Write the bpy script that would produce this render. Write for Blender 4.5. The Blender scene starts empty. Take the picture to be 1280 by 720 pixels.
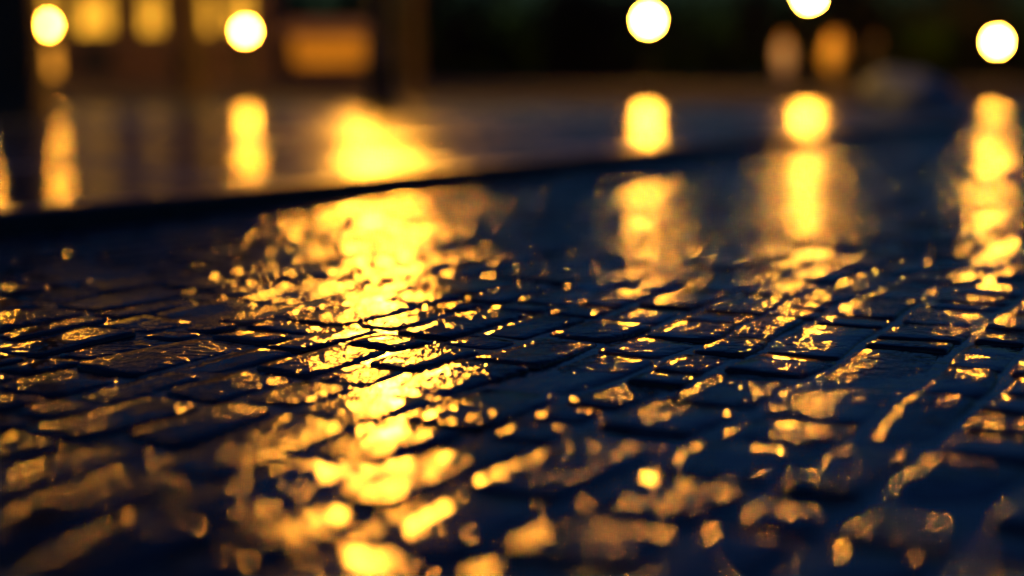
import bpy, math, random
import numpy as np
from mathutils import Vector
random.seed(7); rng=np.random.default_rng(21)
S=bpy.context.scene
A31=math.radians(31); SA,CA=math.sin(A31),math.cos(A31)

# ---------------------------------------------------------------- helpers
def mat(name):
    m=bpy.data.materials.new(name); m.use_nodes=True
    return m,m.node_tree,m.node_tree.nodes["Principled BSDF"]
def nd(t,ty,**k):
    n=t.nodes.new(ty)
    for a,b in k.items(): setattr(n,a,b)
    return n
def noise(t,vec,scale,detail=3,rough=.5):
    n=nd(t,'ShaderNodeTexNoise'); n.inputs['Scale'].default_value=scale
    n.inputs['Detail'].default_value=detail; n.inputs['Roughness'].default_value=rough
    t.links.new(vec,n.inputs['Vector']); return n.outputs['Fac']
def maprange(t,v,a,b,c,d):
    n=nd(t,'ShaderNodeMapRange'); t.links.new(v,n.inputs[0])
    for i,x in enumerate((a,b,c,d)): n.inputs[i+1].default_value=x
    return n.outputs[0]
def math2(t,op,a,b,c=None):
    n=nd(t,'ShaderNodeMath',operation=op)
    for i,x in enumerate((a,b,c)):
        if x is None: continue
        if isinstance(x,(int,float)): n.inputs[i].default_value=x
        else: t.links.new(x,n.inputs[i])
    return n.outputs[0]
def bump(t,h,dist,prev=None,strength=1):
    b=nd(t,'ShaderNodeBump'); b.inputs['Distance'].default_value=dist; b.inputs['Strength'].default_value=strength
    t.links.new(h,b.inputs['Height'])
    if prev is not None: t.links.new(prev,b.inputs['Normal'])
    return b.outputs[0]
def ramp(t,v,stops):
    r=nd(t,'ShaderNodeValToRGB'); e=r.color_ramp.elements
    while len(e)<len(stops): e.new(.5)
    for i,(p,c) in enumerate(stops): e[i].position=p; e[i].color=(*c,1)
    t.links.new(v,r.inputs[0]); return r.outputs[0]
def simple(name,col,rough=.6,ns=6,var=.35,metal=0,bd=.004,bs=30):
    m,t,p=mat(name); co=nd(t,'ShaderNodeTexCoord').outputs['Object']
    f=noise(t,co,ns,5)
    c=ramp(t,f,[(.3,tuple(x*(1-var) for x in col)),(.7,tuple(min(1,x*(1+var)) for x in col))])
    t.links.new(c,p.inputs['Base Color']); p.inputs['Roughness'].default_value=rough; p.inputs['Metallic'].default_value=metal
    t.links.new(bump(t,noise(t,co,bs,4),bd),p.inputs['Normal'])
    return m
def emis(name,col,s,base=(.5,.4,.3),var=0,ns=2):
    m,t,p=mat(name); p.inputs['Base Color'].default_value=(*base,1)
    p.inputs['Emission Color'].default_value=(*col,1); p.inputs['Emission Strength'].default_value=s
    if var:
        co=nd(t,'ShaderNodeTexCoord').outputs['Object']
        t.links.new(maprange(t,noise(t,co,ns,3),.3,.7,s*(1-var),s*(1+var)),p.inputs['Emission Strength'])
    return m
def obj(name,verts,faces,m=None,smooth=False,parent=None,loc=(0,0,0)):
    me=bpy.data.meshes.new(name); me.from_pydata([tuple(map(float,v)) for v in verts],[],[tuple(map(int,f)) for f in faces]); me.update()
    o=bpy.data.objects.new(name,me); S.collection.objects.link(o); o.location=loc
    if m: me.materials.append(m)
    if smooth: me.polygons.foreach_set('use_smooth',[True]*len(me.polygons))
    if parent: o.parent=parent
    return o
def empty(name,loc=(0,0,0),rz=0):
    o=bpy.data.objects.new(name,None); S.collection.objects.link(o); o.location=loc; o.rotation_euler[2]=rz; return o
def lathe(prof,n=24):
    v=[];f=[]
    for r,z in prof:
        for i in range(n):
            a=2*math.pi*i/n; v.append((r*math.cos(a),r*math.sin(a),z))
    for j in range(len(prof)-1):
        for i in range(n):
            f.append((j*n+i,j*n+(i+1)%n,(j+1)*n+(i+1)%n,(j+1)*n+i))
    return v,f
def box(name,c,s,m,parent=None,bev=0.0):
    x,y,z=[k/2 for k in s]
    v=[(a,b,d) for a in(-x,x) for b in(-y,y) for d in(-z,z)]
    f=[(0,1,3,2),(4,6,7,5),(0,4,5,1),(2,3,7,6),(0,2,6,4),(1,5,7,3)]
    o=obj(name,v,f,m,False,parent,c)
    if bev:
        b=o.modifiers.new('b','BEVEL'); b.width=bev; b.segments=2
    return o

# ---------------------------------------------------------------- materials
def sett_material():
    m,t,p=mat('wet_sett_stone'); L=t.links.new
    co=nd(t,'ShaderNodeTexCoord').outputs['Object']
    at=nd(t,'ShaderNodeAttribute'); at.attribute_name='tint'; tint=at.outputs['Fac']
    n1=noise(t,co,22,6,.6)
    add=math2(t,'MULTIPLY_ADD',n1,.5,tint)
    c=ramp(t,add,[(.2,(.004,.008,.017)),(.75,(.012,.020,.034)),(1,(.034,.042,.056))])
    L(c,p.inputs['Base Color'])
    wet=noise(t,co,2.3,4,.55)
    L(math2(t,'MULTIPLY_ADD',tint,.06,maprange(t,wet,.38,.62,.025,.085)),p.inputs['Roughness'])
    p.inputs['IOR'].default_value=1.42
    grain=maprange(t,noise(t,co,6.5,3,.5),.42,.58,.3,1.3)
    b=bump(t,noise(t,co,8,1),.0036)
    h=math2(t,'MULTIPLY',math2(t,'SUBTRACT',noise(t,co,42,2,.5),.5),grain)
    b=bump(t,h,.0042,b)
    h2=math2(t,'MULTIPLY',math2(t,'SUBTRACT',noise(t,co,170,2,.5),.5),grain)
    b=bump(t,h2,.0007,b)
    L(b,p.inputs['Normal'])
    return m
M_sett=sett_material()
def joint_material():
    m,t,p=mat('wet_joint_grit'); L=t.links.new
    co=nd(t,'ShaderNodeTexCoord').outputs['Object']
    L(ramp(t,noise(t,co,60,4),[(.3,(.004,.005,.009)),(.7,(.010,.011,.014))]),p.inputs['Base Color'])
    L(maprange(t,noise(t,co,5,3),.4,.6,.03,.10),p.inputs['Roughness'])
    b=bump(t,noise(t,co,26,2),.0024); b=bump(t,noise(t,co,110,2),.0007,b); L(b,p.inputs['Normal'])
    return m
M_joint=joint_material()
def pavement_material():
    m,t,p=mat('wet_pavement'); L=t.links.new
    co=nd(t,'ShaderNodeTexCoord').outputs['Object']
    L(ramp(t,noise(t,co,3,6,.6),[(.3,(.025,.044,.08)),(.7,(.055,.085,.14))]),p.inputs['Base Color'])
    L(maprange(t,noise(t,co,1.1,4),.35,.65,.07,.30),p.inputs['Roughness'])
    b=bump(t,noise(t,co,4,2),.008); b=bump(t,noise(t,co,30,3),.0024,b); b=bump(t,noise(t,co,160,3),.0006,b)
    L(b,p.inputs['Normal']); return m
M_pave=pavement_material()
M_kerb=simple('kerb_granite',(.035,.035,.04),.35,20,.3,0,.003,60)
M_iron=simple('lamp_iron',(.02,.02,.022),.45,10,.3,.3,.001)
M_bark=simple('bark',(.045,.034,.024),.85,8,.5,0,.03,14)
M_leaf=simple('leaf',(.035,.05,.02),.6,1.2,.5)
M_leafd=simple('leaf_dark',(.006,.008,.008),.9,.4,.5)
M_grass=simple('grass_lawn',(.006,.012,.013),.95,3,.5,0,.03,20)

# ---------------------------------------------------------------- ground
obj('ground',[(-400,-60,-.03),(400,-60,-.03),(400,700,-.03),(-400,700,-.03)],[(0,1,2,3)],simple('soil',(.03,.028,.025),.8,2))
UK=-2.97
def W(u,v): return (u*CA+v*SA, -u*SA+v*CA)
a=W(UK,-6);b=W(UK,26);c=W(16,26);d=W(16,-6)
obj('paving_joints',[(*a,-.0036),(*d,-.0036),(*c,-.0036),(*b,-.0036)],[(0,1,2,3)],M_joint)

# setts
tt=np.array([-1,-.965,-.89,-.45,.0,.45,.89,.965,1.0]); NT=len(tt)
gx,gy=np.meshgrid(tt,tt,indexing='ij')
base=0
quads=[]
for i in range(NT-1):
    for j in range(NT-1):
        quads.append((i*NT+j,(i+1)*NT+j,(i+1)*NT+j+1,i*NT+j+1))
ring=[i*NT for i in range(NT)]+[(NT-1)*NT+j for j in range(1,NT)]+[i*NT+NT-1 for i in range(NT-2,-1,-1)]+[j for j in range(NT-2,0,-1)]
nr=len(ring)
for k in range(nr): quads.append((ring[k],NT*NT+k,NT*NT+(k+1)%nr,ring[(k+1)%nr]))
quads=np.array(quads)
allV=[];allF=[];allT=[]
def warp(U,Vv):
    f=np.clip((U-UK)/.8,0,1)
    du=f*(.022*np.sin(Vv*1.9+U*.7)+.012*np.sin(Vv*4.3+U*2.1+1)+.004*np.sin(Vv*19+U*7))
    dv=.020*np.sin(U*2.3+Vv*.4)+.014*np.sin(U*5.1+.3*Vv+2)
    return U+du,Vv+dv
u=UK+.008
while u<14:
    w=rng.choice([.09,.11,.13,.145,.165])+rng.uniform(-.005,.005)
    v=-5-rng.uniform(0,.2)
    while v<24:
        l=rng.choice([.09,.12,.15,.18,.22,.28])+rng.uniform(-.012,.012)
        cu,cv=u+w/2,v+l/2
        x,y=W(cu,cv)
        if -1.0<y<19.2 and abs(x)<.5*max(y,0)+2.6:
            hw=w/2-.003-rng.uniform(0,.003); hl=l/2-.003-rng.uniform(0,.003)
            X=gx*hw;Y=gy*hl
            cr=(np.abs(gx)**6*np.abs(gy)**6); cj=.03+.08*rng.random(); X=X*(1-cj*cr);Y=Y*(1-cj*cr)
            kx=rng.uniform(-.006,.002,4); ky=rng.uniform(-.007,.0025,4)
            wgt=[(1-gx)*(1-gy)/4,(1+gx)*(1-gy)/4,(1+gx)*(1+gy)/4,(1-gx)*(1+gy)/4]
            X=X+sum(q*kk for q,kk in zip(wgt,kx))*gx; Y=Y+sum(q*kk for q,kk in zip(wgt,ky))*gy
            ex=(1-np.abs(gx))*hw; ey=(1-np.abs(gy))*hl; R=.008
            dx=np.clip(1-ex/R,0,1);dy=np.clip(1-ey/R,0,1)
            dd=np.clip(np.sqrt(dx**2+dy**2),0,1)
            Z=-.0055*(1-np.sqrt(1-dd**2*.98))
            Z=Z+.0013*(1-(gx**2+gy**2)/2)*rng.uniform(-.9,1.2)
            Z=Z+rng.normal(0,.0011)+X*rng.normal(0,.018)+Y*rng.normal(0,.017)
            UU,VV_=warp(X+cu,Y+cv)
            P=np.stack([UU,VV_,Z],-1).reshape(-1,3)
            low=P[ring].copy(); low[:,2]=-.028
            P=np.vstack([P,low])
            Q=np.empty_like(P); Q[:,0]=P[:,0]*CA+P[:,1]*SA; Q[:,1]=-P[:,0]*SA+P[:,1]*CA; Q[:,2]=P[:,2]
            allV.append(Q);allF.append(quads+base);allT.append(np.full(len(Q),rng.uniform(0,.6)));base+=len(Q)
        v+=l
    u+=w
VV=np.vstack(allV);FF=np.vstack(allF);TT=np.concatenate(allT)
me=bpy.data.meshes.new('stone_setts'); me.vertices.add(len(VV)); me.vertices.foreach_set('co',VV.ravel())
me.loops.add(FF.size); me.loops.foreach_set('vertex_index',FF.ravel().astype(np.int32))
me.polygons.add(len(FF)); me.polygons.foreach_set('loop_start',np.arange(0,FF.size,4,dtype=np.int32)); me.polygons.foreach_set('loop_total',np.full(len(FF),4,dtype=np.int32))
me.update(calc_edges=True); me.polygons.foreach_set('use_smooth',np.ones(len(FF),dtype=bool))
at=me.attributes.new('tint','FLOAT','POINT'); at.data.foreach_set('value',TT.astype(np.float32))
me.materials.append(M_sett); me.validate()
o=bpy.data.objects.new('cobblestone_paving',me); S.collection.objects.link(o)
print('setts',len(allV))

# kerb + raised pavement
kerb=empty('kerb')
v=-6.0;i=0
while v<25.5:
    i+=1
    o=box('kerb_stone_%d'%i,(0,0,0),(.125,.896,.12),M_kerb,kerb,.012)
    x,y=W(UK-.0665,v+.45); o.location=(x,y,.001+random.uniform(-.002,.002)); o.rotation_euler[2]=-A31
    v+=.9
UP=UK-.13
def lineX(y,u): return (u+y*SA)/CA
obj('pavement',[(lineX(-5,UP),-5,.058),(lineX(19,UP),19,.058),(-45,19,.058),(-45,-5,.058)],[(3,0,1,2)],M_pave)
obj('lawn',[(-160,19.15,.075),(160,19.15,.075),(160,320,.075),(-160,320,.075)],[(0,1,2,3)],M_grass)
box('lawn_edging',(0,19.08,.03),(120,.13,.13),M_kerb)

# ---------------------------------------------------------------- lamps
SOD=(1,.38,.028)
def street_lamp(x,y,zl,r,L,z0=.075,thick=1.0,col=SOD,sh=.036):
    e=empty('street_lamp',(x,y,z0)); h=zl-z0
    k=thick
    p=[(.0,0),(.16*k,0),(.16*k,.06),(.11*k,.10),(.10*k,.42),(.12*k,.46),(max(.07*k,sh*1.25),.54),(max(.05*k,sh*1.1),.9),(sh,h-r-.25),(sh+.02,h-r-.22),(sh,h-r-.18),(.04,h-r-.08),(.09,h-r-.03),(.1,h-r+.015),(0,h-r+.015)]
    obj('post',*lathe(p),M_iron,True,e)
    n=14; g=[(r*math.sin(math.pi*i/n)*(1.0),-r*math.cos(math.pi*i/n)*1.12) for i in range(n+1)]
    obj('globe',*lathe([(a,b+h) for a,b in g]),emis('lamp_glow',col,L),True,e)
    q=[(r*.62,h+r*.92),(r*.66,h+r*.98),(r*.45,h+r*1.25),(.03,h+r*1.4),(.02,h+r*1.65),(0,h+r*1.75)]
    obj('cap',*lathe(q),M_iron,True,e)
    return e
street_lamp(-1.50,16.5,2.75,.21,760,.058,1.8,SOD,.14)
street_lamp(-2.45,25,3.1,.2,520,.075,1.2)
street_lamp(-21.9,68,2.89,.24,280)
street_lamp(-14.2,77,2.91,.27,380)
street_lamp(5.95,63,2.92,.27,700)
street_lamp(9.24,45,2.93,.2,900)
street_lamp(33.3,99,2.90,.33,720)
street_lamp(-14.7,40,2.9,.2,600)

# ---------------------------------------------------------------- trees
def tree(x,y,r,h,z0=.058,crown=2.2,crown_z=4.2,nleaf=3500,seed=1):
    R=random.Random(seed); e=empty('tree',(x,y,z0))
    prof=[(r*1.5,-.05),(r*1.2,.08),(r*1.02,.35)]+[(r*(1-.45*k/8)*R.uniform(.95,1.05),.35+(h-.35)*k/8) for k in range(1,9)]+[(0,h+.05)]
    obj('trunk',*lathe(prof,18),M_bark,True,e)
    vs=[];fs=[]
    for k in range(9):
        a=k*2.4+R.random(); z=h*(.6+.045*k); ln=crown*R.uniform(.6,.95)
        st=Vector((0,0,z)); en=st+Vector((math.cos(a)*ln,math.sin(a)*ln,ln*R.uniform(.4,.9)))
        pts=[st.lerp(en,q)+Vector((0,0,.15*math.sin(q*3))) for q in (0,.35,.7,1)]
        b0=len(vs)
        for q,pt in enumerate(pts):
            rr=r*.42*(1-.27*q)
            for s in range(6):
                t=s*math.pi/3; vs.append(pt+Vector((-math.sin(a)*math.cos(t)*rr,math.cos(a)*math.cos(t)*rr,math.sin(t)*rr)))
        for q in range(3):
            for s in range(6): fs.append((b0+q*6+s,b0+q*6+(s+1)%6,b0+(q+1)*6+(s+1)%6,b0+(q+1)*6+s))
    obj('limbs',vs,fs,M_bark,True,e)
    vs=[];fs=[]
    cl=[Vector((R.gauss(0,.5)*crown,R.gauss(0,.5)*crown,crown_z+R.gauss(0,.35)*crown)) for _ in range(26)]
    for _ in range(nleaf):
        c=R.choice(cl)+Vector([R.gauss(0,.32) for _ in range(3)]); s=R.uniform(.05,.11)
        if c.z<h*.62: continue
        a=Vector([R.gauss(0,1) for _ in range(3)]).normalized(); b=a.cross(Vector([R.gauss(0,1) for _ in range(3)])).normalized()
        n=len(vs); vs+= [c-a*s,c+b*s*.55,c+a*s,c-b*s*.55]; fs.append((n,n+1,n+2,n+3))
    obj('crown',vs,fs,M_leaf,False,e)
tree(-4.48,13,.27,4.2,seed=2)
tree(-6.0,27,.27,4.4,.075,seed=3)
tree(-1.55,23,.13,3.8,.075,1.6,4.4,2500,seed=4)

# distant mass of trees
vs=[];fs=[]
R=random.Random(11)
cl=[]
for i in range(190):
    x=R.uniform(-120,120); y=R.uniform(108,132); hh=R.uniform(6,9.5)
    for k in range(9): cl.append((x+R.gauss(0,1.7),y+R.gauss(0,1.7),hh*R.uniform(.1,.95),1))
for c in cl:
    for _ in range(30):
        p=Vector((c[0]+R.gauss(0,.9),c[1]+R.gauss(0,.9),max(.2,c[2]+R.gauss(0,.8)))); s=R.uniform(.25,.5)
        a=Vector([R.gauss(0,1) for _ in range(3)]).normalized(); b=a.cross(Vector([R.gauss(0,1) for _ in range(3)])).normalized()
        n=len(vs); vs+=[p-a*s,p+b*s*.7,p+a*s,p-b*s*.7]; fs.append((n,n+1,n+2,n+3))
obj('tree_line',vs,fs,M_leafd)

# ---------------------------------------------------------------- building
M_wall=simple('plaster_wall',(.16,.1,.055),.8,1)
M_trim=simple('stone_trim',(.2,.17,.13),.7,2)
M_roof=simple('roof_tiles',(.05,.035,.03),.7,3)
M_dark=simple('dark_frame',(.02,.018,.015),.5,3)
G1=emis('window_glow',(1,.44,.02),1.3,var=.7,ns=.6)
G2=emis('window_glow_orange',(1,.36,.02),1.6,var=.6,ns=.6)
bld=empty('lit_building',(-24.5,88,.075))
bw=19.0; H=9.6
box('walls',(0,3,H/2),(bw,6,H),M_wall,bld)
box('cornice',(0,-.1,H+.15),(bw+.6,6.8,.3),M_trim,bld)
obj('roof',[(-bw/2-.4,-.5,H+.3),(bw/2+.4,-.5,H+.3),(bw/2+.4,6.4,H+.3),(-bw/2-.4,6.4,H+.3),(-bw/2+2,3,H+2.6),(bw/2-2,3,H+2.6)],[(0,1,5,4),(2,3,4,5),(1,2,5),(3,0,4)],M_roof,False,bld)
box('string_course',(0,-.06,2.78),(bw,.14,.18),M_trim,bld)
box('door',(4.4,-.03,1.15),(1.3,.08,2.3),M_dark,bld)
i=0
for storey,(z,hh) in enumerate([(1.45,1.7),(4.3,2.3),(7.5,1.8)]):
    for xc,ww in [(-7.4,1.9),(-4.2,1.8),(-.9,2.0),(2.6,1.1),(5.6,1.3),(8.0,1.1)]:
        if storey==0 and xc in(2.6,): continue
        i+=1
        lit=(storey==1) or (storey==0 and xc in(-4.2,-7.4)) or (storey==2 and xc in(-4.2,5.6))
        g=(G2 if storey==0 else G1) if lit else M_dark
        box('window_%d'%i,(xc,-.02,z),(ww,.06,hh),g,bld)
        box('window_mullion_%d'%i,(xc,-.07,z),(.09,.05,hh),M_dark,bld)
        box('window_transom_%d'%i,(xc,-.068,z+.3*hh),(ww,.04,.08),M_dark,bld)
        box('window_sill_%d'%i,(xc,-.1,z-hh/2-.06),(ww+.3,.2,.1),M_trim,bld)

# kiosk with lit orange front
k=empty('kiosk',(-7.75,60,.075))
M_k=simple('kiosk_panel',(.1,.04,.02),.6,3)
G3=emis('kiosk_glow',(1,.3,.012),.5,(.3,.1,.02),.4,1)
box('counter',(0,1,.45),(3.4,2.0,.9),M_k,k)
box('back_wall',(0,1.8,1.65),(3.3,.1,1.5),G3,k)
for sx in(-1.6,1.6): box('side_post',(sx,.1,1.65),(.12,.12,1.5),M_dark,k)
box('shelf',(0,1.5,1.5),(2.6,.3,.06),M_dark,k)
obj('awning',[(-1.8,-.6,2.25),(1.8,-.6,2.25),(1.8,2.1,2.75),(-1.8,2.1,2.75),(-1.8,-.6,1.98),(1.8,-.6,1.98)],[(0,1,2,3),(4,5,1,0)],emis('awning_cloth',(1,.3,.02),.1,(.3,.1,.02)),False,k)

# ---------------------------------------------------------------- people
def person(x,y,h,top,trouser,hair,rz=0,stride=.0,z0=.075):
    e=empty('person',(x,y,z0),rz)
    s=h/1.75
    J={}
    def add(n,p,r,par): J[n]=(Vector(p)*s,r*s,par)
    add('pelvis',(0,0,.95),.135,None); add('waist',(0,0,1.1),.12,'pelvis'); add('chest',(0,0,1.32),.15,'waist')
    add('neckb',(0,.0,1.46),.075,'chest'); add('neck',(0,-.01,1.52),.052,'neckb'); add('head0',(0,-.02,1.60),.078,'neck'); add('head1',(0,-.015,1.68),.085,'head0')
    for sd,n in((-1,'l'),(1,'r')):
        st=stride*sd
        add(n+'hip',(sd*.09,0,.88),.095,'pelvis'); add(n+'knee',(sd*.1,-st*.5-.02,.49),.062,n+'hip'); add(n+'ank',(sd*.1,-st+ (.03),.09),.042,n+'knee'); add(n+'toe',(sd*.11,-st-.14,.035),.035,n+'ank')
        add(n+'sh',(sd*.19,0,1.42),.062,'chest'); add(n+'el',(sd*.25,.03+st*.3,1.13),.045,n+'sh'); add(n+'wr',(sd*.26,-.05+st*.5,.88),.03,n+'el'); add(n+'palm',(sd*.26,-.07+st*.5,.80),.034,n+'wr')
        for q in range(4):
            add(n+'f%d'%q,(sd*.262,-.105+st*.5+q*.022,.755),.010,n+'palm'); add(n+'g%d'%q,(sd*.25,-.105+st*.5+q*.02,.70+abs(q-1.3)*.008),.008,n+'f%d'%q)
        add(n+'th',(sd*.24,-.12+st*.5,.79),.011,n+'palm')
    names=list(J); idx={n:i for i,n in enumerate(names)}
    me=bpy.data.meshes.new('body'); me.from_pydata([J[n][0] for n in names],[(idx[J[n][2]],idx[n]) for n in names if J[n][2]],[])
    o=bpy.data.objects.new('body',me); S.collection.objects.link(o); o.parent=e
    o.modifiers.new('skin','SKIN')
    for i,n in enumerate(names):
        sv=me.skin_vertices[0].data[i]; sv.radius=(J[n][1],J[n][1]); sv.use_root=(i==0)
    sb=o.modifiers.new('sub','SUBSURF'); sb.levels=1; sb.render_levels=1
    m,t,p=mat('clothes'); co=nd(t,'ShaderNodeTexCoord').outputs['Object']; sx=nd(t,'ShaderNodeSeparateXYZ'); t.links.new(co,sx.inputs[0])
    z=maprange(t,sx.outputs[2],0,h,0,1)
    r=ramp(t,z,[(0,(.02,.02,.02)),(.05,trouser),(.5,top),(.86,(.4,.25,.18))]); r.node.color_ramp.interpolation='CONSTANT'
    t.links.new(r,p.inputs['Base Color']); p.inputs['Roughness'].default_value=.8; me.materials.append(m)
    pr=[(.17*s,1.30*s),(.165*s,1.1*s),(.18*s,.95*s),(.235*s,.42*s),(.22*s,.42*s),(.16*s,.95*s)]
    c=obj('coat',*lathe(pr,20),simple('coat',top,.85,12,.15),True,e); c.scale=(1.05,.8,1)
    hr=[(0,.125*s),(.05*s,.115*s),(.085*s,.075*s),(.1*s,.02*s),(.098*s,-.05*s),(.07*s,-.1*s)]
    hh=obj('hair',*lathe(hr,16),simple('hair',hair,.6,30),True,e,(0,.022*s,1.655*s))
    nose=obj('nose',[(-.012*s,0,0),(.012*s,0,0),(0,-.028*s,0),(0,.0,.05*s)],[(0,2,3),(1,3,2),(0,1,2)],simple('skin',(.4,.25,.18),.6),False,e,(0,-.1*s,1.6*s))
    return e
person(8.85,47,1.70,(.24,.24,.5),(.22,.2,.38),(.1,.06,.04),.2,.12)
person(10.35,46.6,1.82,(.34,.27,.12),(.3,.24,.1),(.1,.06,.03),-.3,.18)
person(10.75,47.1,1.76,(.32,.24,.1),(.28,.2,.08),(.05,.04,.03),.3,.1)
person(12.1,48,1.74,(.02,.022,.03),(.015,.015,.02),(.02,.02,.02),.5,.1)

# boulder at the pavement edge
bm=[];fc=[]
n1,n2=18,12
for j in range(n2+1):
    th=math.pi*j/n2
    for i in range(n1):
        a=2*math.pi*i/n1
        q=1+.12*math.sin(3*a+j)+.08*math.sin(5*a-2*j)
        bm.append((.5*q*math.sin(th)*math.cos(a)-.22*math.cos(th),.33*q*math.sin(th)*math.sin(a),.2+.25*math.cos(th)*q))
for j in range(n2):
    for i in range(n1): fc.append((j*n1+i,(j+1)*n1+i,(j+1)*n1+(i+1)%n1,j*n1+(i+1)%n1))
obj('boulder',bm,fc,simple('boulder_stone',(.22,.32,.45),.5,5,.3,0,.02,9),True,None,(4.55,16.3,.04))

# ---------------------------------------------------------------- world, moonlight, camera
w=bpy.data.worlds.new('World'); S.world=w; w.use_nodes=True; t=w.node_tree; bg=t.nodes['Background']
sky=nd(t,'ShaderNodeTexSky'); sky.sky_type='NISHITA'; sky.sun_disc=False; sky.sun_elevation=math.radians(1.0); sky.sun_rotation=math.radians(200)
mx=nd(t,'ShaderNodeMix',data_type='RGBA',blend_type='MULTIPLY'); mx.inputs[0].default_value=1; t.links.new(sky.outputs[0],mx.inputs[6]); mx.inputs[7].default_value=(.08,.27,.95,1)
t.links.new(mx.outputs[2],bg.inputs[0]); bg.inputs[1].default_value=.125
sl=bpy.data.lights.new('moonlight','SUN'); sl.energy=.01; sl.angle=math.radians(.5); sl.color=(.7,.8,1)
so=bpy.data.objects.new('moonlight',sl); S.collection.objects.link(so); so.rotation_euler=(math.radians(50),0,math.radians(20))

cam=bpy.data.cameras.new('camera'); co=bpy.data.objects.new('camera',cam); S.collection.objects.link(co)
co.location=(0,0,.4); co.rotation_euler=(math.radians(90-8.38),0,0)
cam.lens=50; cam.sensor_width=36; cam.clip_start=.02; cam.clip_end=2000
cam.dof.use_dof=True; cam.dof.focus_distance=2.15; cam.dof.aperture_fstop=.95
S.camera=co
S.view_settings.view_transform='Standard'; S.view_settings.look='None'; S.view_settings.exposure=0
